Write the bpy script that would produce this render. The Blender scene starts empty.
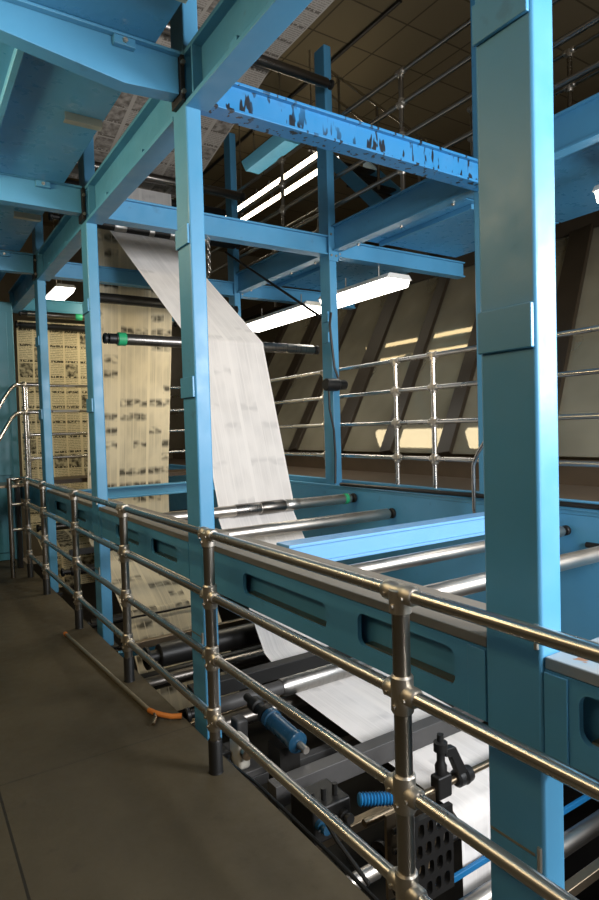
import bpy, bmesh, math, random
from mathutils import Vector, Matrix
from mathutils.geometry import tessellate_polygon
random.seed(7)
S = bpy.context.scene
COL = S.collection

# ------------------------------------------------------------------ materials
def srgb(r, g, b):
    def f(c):
        c /= 255.0
        return c / 12.92 if c <= .04045 else ((c + .055) / 1.055) ** 2.4
    return (f(r), f(g), f(b), 1)

class NT:
    def __init__(s, name):
        s.m = bpy.data.materials.new(name); s.m.use_nodes = True
        s.t = s.m.node_tree; s.t.nodes.clear()
        s.out = s.n('ShaderNodeOutputMaterial')
    def n(s, typ, ins=None, **kw):
        nd = s.t.nodes.new(typ)
        for k, v in kw.items(): setattr(nd, k, v)
        for k, v in (ins or {}).items(): s.put(nd.inputs[k], v)
        return nd
    def put(s, sock, v):
        if hasattr(v, 'is_output'): s.t.links.new(v, sock)
        elif hasattr(v, 'outputs'): s.t.links.new(v.outputs[0], sock)
        else: sock.default_value = v
    def math(s, op, a, b=0.0, c=0.0):
        nd = s.n('ShaderNodeMath', operation=op)
        s.put(nd.inputs[0], a); s.put(nd.inputs[1], b); s.put(nd.inputs[2], c)
        return nd.outputs[0]
    def mix(s, f, a, b):
        nd = s.n('ShaderNodeMix', data_type='RGBA')
        s.put(nd.inputs[0], f); s.put(nd.inputs[6], a); s.put(nd.inputs[7], b)
        return nd.outputs[2]
    def mapr(s, v, a, b, c=0.0, d=1.0):
        nd = s.n('ShaderNodeMapRange'); nd.clamp = True
        s.put(nd.inputs[0], v)
        for i, x in enumerate((a, b, c, d)): nd.inputs[i + 1].default_value = x
        return nd.outputs[0]
    def noise(s, vec, scale, detail=3.0, rough=.55):
        nd = s.n('ShaderNodeTexNoise', {'Scale': scale, 'Detail': detail, 'Roughness': rough})
        if vec is not None: s.put(nd.inputs['Vector'], vec)
        return nd.outputs['Fac']
    def objco(s, sc=(1, 1, 1)):
        tc = s.n('ShaderNodeTexCoord'); mp = s.n('ShaderNodeMapping', {'Vector': tc.outputs['Object'], 'Scale': sc})
        return mp.outputs[0]
    def bsdf(s, col, rough=.5, metal=0.0, spec=.5, **kw):
        b = s.n('ShaderNodeBsdfPrincipled', {'Base Color': col, 'Roughness': rough, 'Metallic': metal, 'Specular IOR Level': spec})
        for k, v in kw.items(): s.put(b.inputs[k], v)
        s.t.links.new(b.outputs[0], s.out.inputs[0]); return b
    def bump(s, b, h, st=.2, d=.01):
        bp = s.n('ShaderNodeBump', {'Strength': st, 'Distance': d, 'Height': h})
        s.t.links.new(bp.outputs[0], b.inputs['Normal'])

def paint(name, base, rough=.39, grime=.35, scuff=0.0, chips=0.0, dust=None):
    t = NT(name); co = t.objco()
    n1 = t.noise(co, 1.7, 4); n2 = t.noise(co, 9, 5)
    dark = tuple(c * .62 for c in base[:3]) + (1,)
    c = t.mix(t.mapr(n1, .42, .75, 0, grime), base, dark)
    c = t.mix(t.mapr(n2, .66, .74, 0, grime * .6), c, (.03, .03, .03, 1))
    if dust:
        c = t.mix(t.mapr(t.noise(co, 3.1, 5), .38, .55, .25, .95), c, dust)
    if scuff:
        st = t.objco((13, 13, 4))
        k = t.mapr(t.noise(st, 1.7, 2, .5), .585, .615)
        pt = t.mapr(t.noise(co, 2.2, 2), .36, .46)
        c = t.mix(t.math('MULTIPLY', t.math('MULTIPLY', k, pt), scuff), c, (.008, .012, .018, 1))
    if chips:
        k = t.mapr(t.noise(co, 13, 3, .6), .62, .65)
        c = t.mix(t.math('MULTIPLY', k, chips), c, (.30, .13, .05, 1))
    b = t.bsdf(c, t.mapr(n2, .3, .7, rough - .08, rough + .12), 0, .5)
    t.bump(b, t.noise(co, 55, 2), .06, .004)
    return t.m

def metal(name, col, rough=.28, streak=(1, 1, 1), var=.3, sc=8):
    t = NT(name); co = t.objco(streak)
    n = t.noise(co, sc, 4)
    c = t.mix(t.mapr(n, .35, .7, 0, var), col, tuple(x * .35 for x in col[:3]) + (1,))
    t.bsdf(c, t.mapr(n, .3, .7, max(.05, rough - .07), rough + .1), 1.0)
    return t.m

def plain(name, col, rough=.6, var=.3, sc=6, metal_=0.0, spec=.4):
    t = NT(name); co = t.objco(); n = t.noise(co, sc, 4)
    c = t.mix(t.mapr(n, .35, .7, 0, var), col, tuple(x * .4 for x in col[:3]) + (1,))
    t.bsdf(c, rough, metal_, spec); return t.m

def emit(name, col, st):
    t = NT(name); e = t.n('ShaderNodeEmission', {'Color': col, 'Strength': st})
    t.t.links.new(e.outputs[0], t.out.inputs[0]); return t.m

def floor_mat():
    t = NT('walkway_floor'); co = t.objco()
    n1 = t.noise(co, .9, 5); n2 = t.noise(co, 14, 6, .65); n3 = t.noise(t.objco((1, .45, 1)), 3.2, 4)
    c = t.mix(t.mapr(n1, .3, .7), srgb(84, 75, 57), srgb(66, 59, 45))
    c = t.mix(t.mapr(n3, .45, .75, 0, .55), c, srgb(56, 50, 40))
    c = t.mix(t.mapr(n2, .62, .78, 0, .6), c, srgb(50, 44, 36))
    red = t.mapr(t.noise(co, 5.5, 1), .79, .83, 0, .5)
    c = t.mix(red, c, srgb(110, 45, 32))
    sx = t.n('ShaderNodeSeparateXYZ', {'Vector': co})
    def seam(sock, at, w):
        d = t.math('ABSOLUTE', t.math('SUBTRACT', sock, at)); return t.math('LESS_THAN', d, w)
    g = t.math('MAXIMUM', seam(sx.outputs[0], 1.188, .005), t.math('MULTIPLY', seam(sx.outputs[1], -.375, .005), .6))
    c = t.mix(t.math('MULTIPLY', g, .85), c, srgb(24, 21, 17))
    b = t.bsdf(c, t.mapr(n2, .3, .7, .5, .75), 0, .35)
    t.bump(b, n2, .15, .006); return t.m

def ceiling_mat():
    t = NT('ceiling_tiles')
    tc = t.n('ShaderNodeTexCoord')
    br = t.n('ShaderNodeTexBrick', {'Vector': tc.outputs['Object'], 'Color1': srgb(128, 116, 92), 'Color2': srgb(122, 110, 87), 'Mortar': srgb(84, 75, 58),
             'Scale': 1.0, 'Mortar Size': .014, 'Brick Width': 1.05, 'Row Height': .75})
    br.offset = 0.0
    b = t.bsdf(br.outputs[0], .75, 0, .3); return t.m

def news_mat(name, paper, ink, mode):
    """mode: 'crisp' printed page, 'blur' streaked dark pictures, 'pale' nearly white moving web.  UV: u metres across, v metres along."""
    t = NT(name)
    uv = t.n('ShaderNodeTexCoord').outputs['UV']
    sp = t.n('ShaderNodeSeparateXYZ', {'Vector': uv}); u, v = sp.outputs[0], sp.outputs[1]
    pw = .40 if mode == 'crisp' else .36                                            # page width
    pu = t.math('FRACT', t.math('DIVIDE', u, pw))       # 0..1 in page
    margin = t.math('LESS_THAN', t.math('ABSOLUTE', t.math('SUBTRACT', pu, .5)), .455)
    cols = 4 if mode != 'crisp' else 2
    cu = t.math('FRACT', t.math('MULTIPLY', pu, cols))
    gut = t.math('LESS_THAN', t.math('ABSOLUTE', t.math('SUBTRACT', cu, .5)), .44)
    bh = .21 if mode == 'crisp' else .17
    cell = t.n('ShaderNodeCombineXYZ', {'X': t.math('FLOOR', t.math('MULTIPLY', u, cols / pw / (1.0 if mode == 'crisp' else 2.0))), 'Y': t.math('FLOOR', t.math('DIVIDE', v, bh))})
    rnd = t.n('ShaderNodeTexWhiteNoise', {'Vector': cell}, noise_dimensions='3D').outputs['Value']
    fv = t.math('FRACT', t.math('DIVIDE', v, bh))
    inb = t.math('LESS_THAN', t.math('ABSOLUTE', t.math('SUBTRACT', fv, .5)), .40)
    if mode == 'crisp':
        pic = t.math('MULTIPLY', t.math('LESS_THAN', rnd, .34), inb)
        lines = t.math('LESS_THAN', t.math('FRACT', t.math('MULTIPLY', v, 42)), .5)
        words = t.mapr(t.noise(t.n('ShaderNodeMapping', {'Vector': uv, 'Scale': (90, 42, 1)}), 1, 0), .36, .42)
        head = t.math('GREATER_THAN', fv, .86)
        hw = t.mapr(t.noise(t.n('ShaderNodeMapping', {'Vector': uv, 'Scale': (60, 25, 1)}), 1, 0), .42, .46)
        txt = t.math('MULTIPLY', t.math('MULTIPLY', lines, words), .5)
        txt = t.math('MAXIMUM', txt, t.math('MULTIPLY', t.math('MULTIPLY', head, hw), .9))
        pn = t.mapr(t.noise(uv, 17, 3), .36, .64, .22, .92)
        k = t.math('MAXIMUM', t.math('MULTIPLY', pic, pn), t.math('MULTIPLY', txt, t.math('SUBTRACT', 1.0, pic)))
        k = t.math('MULTIPLY', t.math('MULTIPLY', k, gut), margin)
    else:
        st = t.n('ShaderNodeMapping', {'Vector': uv, 'Scale': (9, 11, 1)})
        soft = t.mapr(t.noise(st, 1.0, 1), .30, .60)
        fade = t.mapr(t.math('ABSOLUTE', t.math('SUBTRACT', fv, .5)), .10, .40, 1, 0)
        pic = t.math('MULTIPLY', t.math('MULTIPLY', t.math('LESS_THAN', rnd, .50 if mode == 'blur' else .22), fade), soft)
        streak = t.mapr(t.noise(t.n('ShaderNodeMapping', {'Vector': uv, 'Scale': (150, 1.2, 1)}), 1, 2), .35, .7)
        body = t.mapr(t.noise(t.n('ShaderNodeMapping', {'Vector': uv, 'Scale': (5, 2.6, 1)}), 1, 2), .4, .6)
        tx = t.math('MULTIPLY', t.math('ADD', t.math('MULTIPLY', streak, .5), .25), t.math('ADD', t.math('MULTIPLY', body, .7), .3))
        a, bb = (.85, .40) if mode == 'blur' else (.26, .30)
        k = t.math('MAXIMUM', t.math('MULTIPLY', pic, a), t.math('MULTIPLY', tx, bb))
        k = t.math('MULTIPLY', t.math('MULTIPLY', k, t.math('ADD', t.math('MULTIPLY', gut, .6), .4)), margin)
    c = t.mix(k, paper, ink)
    d = t.n('ShaderNodeBsdfDiffuse', {'Color': c, 'Roughness': .5})
    tr = t.n('ShaderNodeBsdfTranslucent', {'Color': c})
    mx = t.n('ShaderNodeMixShader', {0: .16, 1: d, 2: tr})
    t.t.links.new(mx.outputs[0], t.out.inputs[0])
    return t.m

def glass_mat():
    t = NT('tinted_glass'); co = t.objco()
    g = t.n('ShaderNodeBsdfGlossy', {'Color': (.62, .53, .36, 1), 'Roughness': .03})
    d = t.n('ShaderNodeBsdfDiffuse', {'Color': t.mix(t.mapr(t.noise(co, .8, 3), .35, .65), (.28, .255, .19, 1), (.16, .145, .105, 1))})
    tr = t.n('ShaderNodeBsdfTransparent', {'Color': (.8, .76, .66, 1)})
    m1 = t.n('ShaderNodeMixShader', {0: .35, 1: d, 2: tr})
    m2 = t.n('ShaderNodeMixShader', {0: .15, 1: m1, 2: g})
    t.t.links.new(m2.outputs[0], t.out.inputs[0]); return t.m

BLUE = (.075, .28, .475, 1)
M = dict(
    blue=paint('blue_paint', BLUE), blue_worn_dim=paint('scuffed_dimmed_blue_paint', (.03, .20, .43, 1), scuff=1.0, grime=.3),  # scuffs are wear; their blue base is darkened to stand for weaker light overhead
    blue_deck=paint('deck_blue_paint', (.065, .27, .50, 1), rough=.3, grime=.08),
    blue_dust=paint('dusty_blue_paint', (.20, .36, .48, 1), rough=.6, chips=.9, dust=(.36, .37, .37, 1)),
    grey_dust=paint('dusty_grey_ledge', (.22, .20, .17, 1), rough=.6, grime=.3),
    blue_light=paint('light_blue_paint', (.15, .37, .66, 1), grime=.08),
    teal=paint('teal_paint', (.06, .25, .34, 1), grime=.4),
    bare=metal('bare_edge_metal', (.55, .47, .36, 1), .4),
    chrome=metal('polished_rail_steel', (.62, .59, .55, 1), .24, (1, 1, 1), .12, 1.5),
    chrome_dark=metal('dull_post_steel', (.36, .33, .29, 1), .30, (1, 1, 1), .15, 2),
    cast=metal('cast_fitting_metal', (.60, .55, .48, 1), .42, (1, 1, 1), .12, 12),
    roller=metal('brushed_roller_steel', (.60, .55, .49, 1), .36, (1, 1, 1), .12, 2),
    roller_dark=metal('dark_roller_steel', (.22, .20, .18, 1), .32, (.4, 4, 4), .4, 6),
    sleeve=metal('bright_roller_sleeve', (.55, .53, .50, 1), .38, (6, .5, .5), .3, 5),
    ring=metal('ringed_roller_steel', (.30, .28, .26, 1), .3, (30, .2, .2), .6, 3),
    rubber=plain('black_rubber', (.011, .0105, .010, 1), .42, .3),
    black=plain('black_machine_paint', (.012, .0115, .011, 1), .45, .4),
    grey=plain('grey_machine_paint', (.075, .072, .07, 1), .5, .4),
    cream=plain('cream_block_paint', (.52, .49, .42, 1), .55, .5),
    green=plain('green_collar', (.02, .33, .14, 1), .5, .3),
    bronze=metal('brownish_bar_steel', (.32, .25, .17, 1), .35, (1, 1, 1), .4, 6),
    oil=plain('oily_dark_floor', (.02, .018, .016, 1), .5, .5),
    brown=plain('brown_wall_paint', (.075, .052, .032, 1), .5, .3),
    mullion=plain('dark_bronze_frame', (.024, .017, .010, 1), .45, .3, spec=.25),
    wall=plain('dim_hall_wall', (.26, .22, .15, 1), .8, .3, 2),
    orange=plain('orange_hose', (.62, .19, .03, 1), .5, .3),
    white_tin=plain('white_fixture_enamel', (.75, .74, .70, 1), .4, .1),
    motor=paint('motor_blue', (.012, .055, .105, 1), .22, .3),
    hose_blue=plain('blue_hose', (.012, .14, .33, 1), .4, .2),
    floor=floor_mat(), ceil=ceiling_mat(), glass=glass_mat(),
    tube=emit('tube_glow', (1, .88, .66, 1), 10.0), diff=emit('diffuser_glow', (1, .95, .84, 1), 9.0),
    shaded=news_mat('shaded_newsprint', srgb(172, 163, 152), srgb(100, 92, 84), 'crisp'),  # same paper toned darker, the shade of the overhead web put into its colour
    pale=news_mat('pale_moving_newsprint', srgb(236, 232, 228), srgb(120, 118, 118), 'pale'),
    sepia=news_mat('streaked_newsprint', srgb(232, 222, 198), srgb(40, 38, 34), 'blur'),
    crisp=news_mat('printed_newsprint', srgb(222, 208, 170), srgb(26, 24, 20), 'crisp'),
)

# ------------------------------------------------------------------ mesh builder
class MB:
    def __init__(s): s.bm = bmesh.new()
    def face(s, vs):
        try: return s.bm.faces.new(vs)
        except ValueError: return None
    def box(s, x0, x1, y0, y1, z0, z1):
        v = [s.bm.verts.new((x, y, z)) for x in (x0, x1) for y in (y0, y1) for z in (z0, z1)]
        for q in ((0, 1, 3, 2), (4, 6, 7, 5), (0, 4, 5, 1), (2, 3, 7, 6), (0, 2, 6, 4), (1, 5, 7, 3)): s.face([v[i] for i in q])
        return s
    def obox(s, a, b, w, h, up=(0, 0, 1)):
        a, b = Vector(a), Vector(b); d = (b - a).normalized(); up = Vector(up)
        x = d.cross(up).normalized(); z = x.cross(d)
        v = [s.bm.verts.new(p + x * i * w / 2 + z * j * h / 2) for p in (a, b) for i in (-1, 1) for j in (-1, 1)]
        for q in ((0, 1, 3, 2), (4, 6, 7, 5), (0, 4, 5, 1), (2, 3, 7, 6), (0, 2, 6, 4), (1, 5, 7, 3)): s.face([v[i] for i in q])
        return s
    def tube(s, a, b, r, r2=None, seg=20):
        return s.rev(a, b, [(0, r), (1, r if r2 is None else r2)], seg)
    def rev(s, a, b, prof, seg=20):
        """prof: (fraction along a-b, radius) pairs"""
        a, b = Vector(a), Vector(b); d = (b - a); n = d.normalized()
        x = n.orthogonal().normalized(); y = n.cross(x); rings = []
        for f, r in prof:
            c = a + d * f
            rings.append([s.bm.verts.new(c + (x * math.cos(t) + y * math.sin(t)) * r) for t in [2 * math.pi * i / seg for i in range(seg)]])
        for p, q in zip(rings, rings[1:]):
            for i in range(seg): s.face((p[i], p[(i + 1) % seg], q[(i + 1) % seg], q[i]))
        s.face(rings[0][::-1]); s.face(rings[-1]); return s
    def path(s, pts, r, seg=12):
        pts = [Vector(p) for p in pts]; rings = []; x = None
        for i, p in enumerate(pts):
            t = (pts[min(i + 1, len(pts) - 1)] - pts[max(i - 1, 0)]).normalized()
            x = t.orthogonal() if x is None else x - t * x.dot(t)
            x.normalize(); y = t.cross(x)
            rings.append([s.bm.verts.new(p + (x * math.cos(k) + y * math.sin(k)) * r) for k in [2 * math.pi * j / seg for j in range(seg)]])
        for p, q in zip(rings, rings[1:]):
            for i in range(seg): s.face((p[i], p[(i + 1) % seg], q[(i + 1) % seg], q[i]))
        s.face(rings[0][::-1]); s.face(rings[-1]); return s
    def prism(s, poly, axis, a, b, holes=()):
        """extrude a 2D outline (with holes) along axis 'X' (poly = y,z), 'Y' (x,z) or 'Z' (x,y)"""
        def P(p, k): return {'X': (k, p[0], p[1]), 'Y': (p[0], k, p[1]), 'Z': (p[0], p[1], k)}[axis]
        loops = [list(poly)] + [list(h) for h in holes]
        tris = tessellate_polygon([[Vector((p[0], p[1], 0)) for p in l] for l in loops])
        flat = [p for l in loops for p in l]
        A = [s.bm.verts.new(P(p, a)) for p in flat]; B = [s.bm.verts.new(P(p, b)) for p in flat]
        for t in tris:
            s.face([A[i] for i in t]); s.face([B[i] for i in t[::-1]])
        o = 0
        for l in loops:
            n = len(l)
            for i in range(n):
                j = (i + 1) % n; s.face((A[o + i], A[o + j], B[o + j], B[o + i]))
            o += n
        return s
    def ball(s, c, r, seg=14):
        m = Matrix.Translation(c); bmesh.ops.create_uvsphere(s.bm, u_segments=seg, v_segments=seg // 2, radius=r, matrix=m); return s
    def build(s, name, mat, parent=None, bevel=0.0, smooth=True):
        base = Vector((0, 0, 0)); o = parent
        while o is not None: base += o.location; o = o.parent
        bmesh.ops.recalc_face_normals(s.bm, faces=s.bm.faces)
        if parent is None:
            xs = [v.co for v in s.bm.verts]
            lo = Vector(tuple(min(v[i] for v in xs) for i in range(3))); hi = Vector(tuple(max(v[i] for v in xs) for i in range(3)))
            base = Vector(((lo.x + hi.x) / 2, (lo.y + hi.y) / 2, lo.z))
        bmesh.ops.translate(s.bm, verts=s.bm.verts, vec=-base)
        me = bpy.data.meshes.new(name); s.bm.to_mesh(me); s.bm.free()
        me.materials.append(M[mat] if isinstance(mat, str) else mat)
        if smooth:
            me.polygons.foreach_set('use_smooth', [True] * len(me.polygons)); me.set_sharp_from_angle(angle=math.radians(35))
        ob = bpy.data.objects.new(name, me); COL.objects.link(ob)
        if parent is None: ob.location = base
        else: ob.parent = parent
        if bevel:
            md = ob.modifiers.new('edge', 'BEVEL'); md.width = bevel; md.segments = 2; md.limit_method = 'ANGLE'; md.angle_limit = math.radians(50)
            md.harden_normals = True
        return ob

def tag(o, label, cat, group=None, kind=None):
    o['label'] = label; o['category'] = cat
    if group: o['group'] = group
    o['kind'] = kind or 'thing'
    return o
def thing(name, label, cat, loc, group=None):
    o = bpy.data.objects.new(name, None); COL.objects.link(o); o.location = loc; o.empty_display_size = .1
    return tag(o, label, cat, group)
def struct(o): o['kind'] = 'structure'; return o
def rrect(x0, x1, y0, y1, r, n=5):
    out = []
    for cx, cy, a0 in ((x1 - r, y1 - r, 0), (x0 + r, y1 - r, 90), (x0 + r, y0 + r, 180), (x1 - r, y0 + r, 270)):
        for i in range(n + 1):
            a = math.radians(a0 + 90 * i / n); out.append((cx + r * math.cos(a), cy + r * math.sin(a)))
    return out
def bolt(p, d, r=.011, h=.012):
    p, d = Vector(p), Vector(d); return MB().tube(p, p + d * h, r, seg=6)

# ------------------------------------------------------------------ constants (metres; X across the press, Y along it, Z up, walkway floor at 0)
YC = [.889, 2.853, 4.784, 6.777]          # near corner of every column
XN, XN2 = 1.25, 1.335                      # near column row
XF, XF2 = 3.535, 3.62                      # far column row
CW = .168                                  # column width along the press
XR = 1.115                                 # railing
POSTY = [-.01, 1.229, 2.463, 3.694, 4.95, 6.219, 7.1]

# ------------------------------------------------------------------ setting
struct(MB().box(-3.0, 1.2, -2.0, 8.6, -.12, 0).build('floor', 'floor'))
struct(MB().box(1.2, 9.5, -2.0, 16, -1.75, -1.6).build('floor_pit', 'oil'))
struct(MB().box(-3.0, 13, -3.0, 17, 7.0, 7.1).build('ceiling', 'ceil'))
struct(MB().box(-3.0, 13, 17.0, 17.15, -1.6, 7.0).build('wall_back', 'wall'))
struct(MB().box(12.8, 12.95, -3.0, 17.0, -1.6, 7.0).build('wall_right', 'wall'))

# sloping glazed wall beyond the far walkway
LEAN = (.57, .20, .80)
SX, SZ, HZ = 4.72, 1.22, 3.62
def onwall(y, z, off=0.0):                 # a point of the sloping glass plane; y at the sill
    k = (z - SZ) / LEAN[2]
    return Vector((SX + LEAN[0] * k + off * .815, y + LEAN[1] * k, z - off * .58))
struct(MB().box(SX - .02, SX + .12, -1.0, 12.0, .98, SZ - .03).build('wall_sill', 'brown'))
struct(MB().obox((SX + 1.74, -1.0, HZ + .14), (SX + 1.74, 13.0, HZ + .14), .12, .30).build('trim_header', 'mullion'))
struct(MB().box(SX + 1.6, SX + 1.75, -1.0, 13.0, HZ + .30, HZ + .5).build('trim_cornice', 'mullion'))
MULY = [.15, 1.25, 2.3, 3.37, 4.46, 5.36, 6.35, 7.35, 8.4, 9.5]
WID = [.18, .26, .18, .26, .18, .18, .28, .18, .26, .18]
for i, (y, w) in enumerate(zip(MULY, WID)):
    a, b = onwall(y, SZ - .02), onwall(y, HZ)
    struct(MB().obox(a, b, w, .10, (-.815, 0, .58)).build('trim_%d' % (i + 1), 'mullion', bevel=.008))
for i in range(len(MULY) - 1):
    y0, y1 = MULY[i] + .05, MULY[i + 1] - .05
    m = MB(); q = []
    for off in (0.0, .012):
        q.append([m.bm.verts.new(onwall(y, z, off)) for y, z in ((y0, SZ), (y1, SZ), (y1, HZ), (y0, HZ))])
    m.face(q[0]); m.face(q[1][::-1])
    for k in range(4): m.face((q[0][k], q[0][(k + 1) % 4], q[1][(k + 1) % 4], q[1][k]))
    struct(m.build('window_%d' % (i + 1), 'glass', smooth=False))
struct(MB().box(4.95, 12.8, -1, 13, .85, .95).build('floor_room', 'wall'))

# ------------------------------------------------------------------ near walkway guard railing
RZ = [1.068, .794, .520, .246]
def fitting(mb, x, y, z, along, rr, pr, L=.058, post_up=.05, post_dn=.055):
    a = Vector(along)
    c = Vector((x, y, z))
    mb.rev(c - a * L, c + a * L, [(0, rr + .004), (.06, rr + .0085), (.30, rr + .0085), (.36, rr + .006), (.64, rr + .006), (.70, rr + .0085), (.94, rr + .0085), (1, rr + .004)], 18)
    mb.rev((x, y, z - post_dn), (x, y, z + post_up), [(0, pr + .004), (.05, pr + .007), (.95, pr + .007), (1, pr + .003)], 18)
    for sgn in (-1, 1):
        q = c + a * L * .62 * sgn
        mb.tube(q + Vector((-.006, 0, -rr * .3)), q + Vector((-rr - .014, 0, -rr * .3)), .006, seg=8)
    mb.tube((x, y, z - post_dn * .6), (x - pr - .012, y, z - post_dn * .6), .0065, seg=8)

rl = thing('guard_railing', 'polished four-bar steel guard railing along the edge of the dark walkway floor', 'railing', (XR, 3.0, 0))
for k, z in enumerate(RZ):
    MB().tube((XR, -1.2, z), (XR, 7.1, z), .019, seg=24).build('rail', 'chrome', rl)
for y in POSTY:
    p = MB().tube((XR, y, .002), (XR, y, RZ[0] - .012), .0245, seg=24).build('post', 'chrome_dark', rl)
    MB().rev((XR, y, .001), (XR, y, .15), [(0, .034), (.05, .031), (.97, .031), (1, .028)], 20).build('post_socket', 'black', p)
    for k, z in enumerate(RZ):
        m = MB(); fitting(m, XR, y, z, (0, 1, 0), .019, .0245, post_up=.012 if k == 0 else .05)
        m.build('clamp_fitting', 'cast', p)
# return at the far end of the railing
for z in RZ[:3]:
    MB().path([(XR, 7.1, z), (XR - .02, 7.15, z), (XR - .06, 7.18, z), (XR - .16, 7.18, z)], .019, 16).build('rail', 'chrome', rl)
MB().tube((XR - .16, 7.18, .002), (XR - .16, 7.18, RZ[0] + .01), .0245).build('post', 'chrome_dark', rl)

# ------------------------------------------------------------------ steel uprights of the press frame
def upright(x0, x1, y, z0, z1, label, plates=True, near=True):
    g = 'blue steel uprights of the press frame'
    t = thing('steel_upright', label, 'post', ((x0 + x1) / 2, y + CW / 2, z0), g)
    MB().box(x0, x1, y, y + CW, z0, z1).build('shaft', 'blue', t, bevel=.011)
    if near: MB().box(x0 - .006, x1 + .03, y - .03, y + CW + .03, z0 - .02, z0 - .001).build('base_plate', 'black', t, bevel=.004)
    if plates:
        xs = (x0 - .012, x0) if near else (x1, x1 + .012)
        for za, zb in ((1.695, 1.800), (2.462, 2.56)):
            if zb < z1:
                p = MB().box(xs[0], xs[1], y + .006, y + CW - .004, za, zb).build('splice_plate', 'blue', t, bevel=.003)
        for za in (1.008, .462):
            if near: MB().box(x0 - .002, x0, y + .026, y + CW - .01, za, za + .006).build('weld_seam', 'bare', t)
            if near: MB().tube((x0 - .003, y + .012, za - .03), (x0 - .003, y + .012, za + .03), .006, seg=10).build('edge_clip', 'cast', t)
    return t
upright(XN, XN2, YC[0], -1.55, 5.20, 'wide blue steel upright standing closest, behind the railing at the right')
upright(XN, XN2, YC[1], -.14, 5.20, 'blue steel upright carrying the scuffed cross beam, left of the white paper web')
upright(XN, XN2, YC[2], -.14, 5.20, 'slim blue steel upright in front of the streaked brown paper web')
upright(XN, XN2, YC[3], -.14, 5.20, 'narrow blue steel upright in front of the sharply printed newspaper web')
upright(XF, XF2, YC[1], -1.55, 5.18, 'far row blue upright hidden behind the wide closest upright', near=False)
tC = upright(XF, XF2, YC[2], -1.55, 5.18, 'tall blue far-row upright with a black junction box and cable on it', plates=False, near=False)
upright(XF, XF2, YC[3], -1.55, 5.18, 'dim blue far-row upright between the paper web and the twin tube lamp', near=False)
for z in (2.55, 2.35):
    MB().box(XF - .02, XF - .001, YC[2] + .03, YC[2] + .12, z, z + .10).build('bracket_plate', 'blue', tC, bevel=.003)
MB().box(XF - .012, XF2 + .012, YC[2] - .012, YC[2] - .001, 3.13, 3.45).build('joint_plate', 'blue', tC, bevel=.003)
for dx in (.012, .07):
    for z in (3.18, 3.38): bolt((XF + dx, YC[2] - .012, z), (0, -1, 0)).build('bolt', 'bare', tC)
# solid black plinth under the second upright
for y, lab in ((YC[1], 'black plinth block under the upright that carries the scuffed cross beam'),
               (YC[2], 'black plinth block under the upright in front of the streaked web'),
               (YC[3], 'black plinth block under the narrow fourth near upright')):
    tag(MB().prism([(XN - .004, y - .06), (XN2 + .015, y - .06), (XN2 + .015, y + CW + .03), (XN - .004, y + CW + .03)], 'Z', -.55, -.161).build('plinth_block', 'black', bevel=.01), lab, 'plinth', 'plinth blocks under the near uprights')

# ------------------------------------------------------------------ longitudinal channel beams along the near row
def channel_beam(y0, y1, label):
    t = thing('channel_beam', label, 'beam', (1.3, (y0 + y1) / 2, 3.13), 'channel beams along the tops of the near uprights')
    MB().box(1.25, 1.372, y0, y1, 3.378, 3.40).build('top_flange', 'blue', t, bevel=.003)
    MB().box(1.300, 1.316, y0, y1, 3.155, 3.378).build('web_plate', 'blue', t)
    MB().box(1.25, 1.372, y0, y1, 3.13, 3.155).build('bottom_flange', 'blue', t, bevel=.003)
    MB().box(1.25, 1.299, y1 - .10, y1 - .085, 3.155, 3.378).build('stiffener', 'blue', t)
    for k in (.3, .72):
        y = y0 + (y1 - y0) * k
        MB().box(1.256, 1.299, y - .035, y + .035, 3.156, 3.186).build('lug', 'blue', t, bevel=.004)
    return t
G = .002
channel_beam(-.9, YC[0] - G, 'channel beam reaching back overhead from the wide closest upright')
channel_beam(YC[0] + CW + G, YC[1] - G, 'green-lit channel beam slanting up to the top edge of the picture')
channel_beam(YC[1] + CW + G, YC[2] - G, 'green-lit channel beam between the second and third near uprights')
channel_beam(YC[2] + CW + G, YC[3] - G, 'channel beam between the third and the narrow fourth near uprights')
channel_beam(YC[3] + CW + G, 8.7, 'short channel beam running from the fourth upright to the teal cabinet')

# ------------------------------------------------------------------ cross beams over the press
def cross_beam(x0, x1, y, z0, z1, mat, label, d=.12, plate=True, bolts=True):
    t = thing('cross_beam', label, 'beam', ((x0 + x1) / 2, y + d / 2, z0), 'cross beams spanning the press')
    MB().box(x0, x1, y + .03, y + .05, z0 + .016, z1 - .016).build('web_plate', mat, t)
    MB().box(x0, x1, y, y + d, z1 - .016, z1).build('top_flange', mat, t, bevel=.003)
    MB().box(x0, x1, y, y + d, z0, z0 + .016).build('bottom_flange', mat, t, bevel=.003)
    if plate:
        e = MB().box(x0, x0 + .012, y - .012, y + d, z0 - .03, z1 + .01).build('end_plate', mat, t, bevel=.003)
        for z in (z0 + .03, z1 - .04):
            bolt((x0 + .035, y + .029, z), (0, -1, 0), .014, .016).build('bolt', 'bare', t)
    return t
cross_beam(XN2 + G, XF - G, YC[1] + .005, 3.175, 3.335, 'blue_worn_dim', 'bright blue cross beam with black scuff marks, topmost across the view')
cross_beam(XN2 + G, XF - G, YC[2] + .005, 3.19, 3.375, 'blue', 'clean blue cross beam above the black top roller')
cross_beam(XN2 + G, XF - G, YC[3] + .005, 3.19, 3.36, 'blue', 'dim blue cross beam crossing the streaked brown paper web')
cross_beam(3.64, 5.45, YC[2] + .005, 3.185, 3.355, 'blue', 'blue beam under the far gallery, ending above the box lamp')
cross_beam(XF2 + G, 5.45, YC[3] + .005, 3.19, 3.36, 'blue', 'blue beam under the far gallery, above the distant box lamp')
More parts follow.
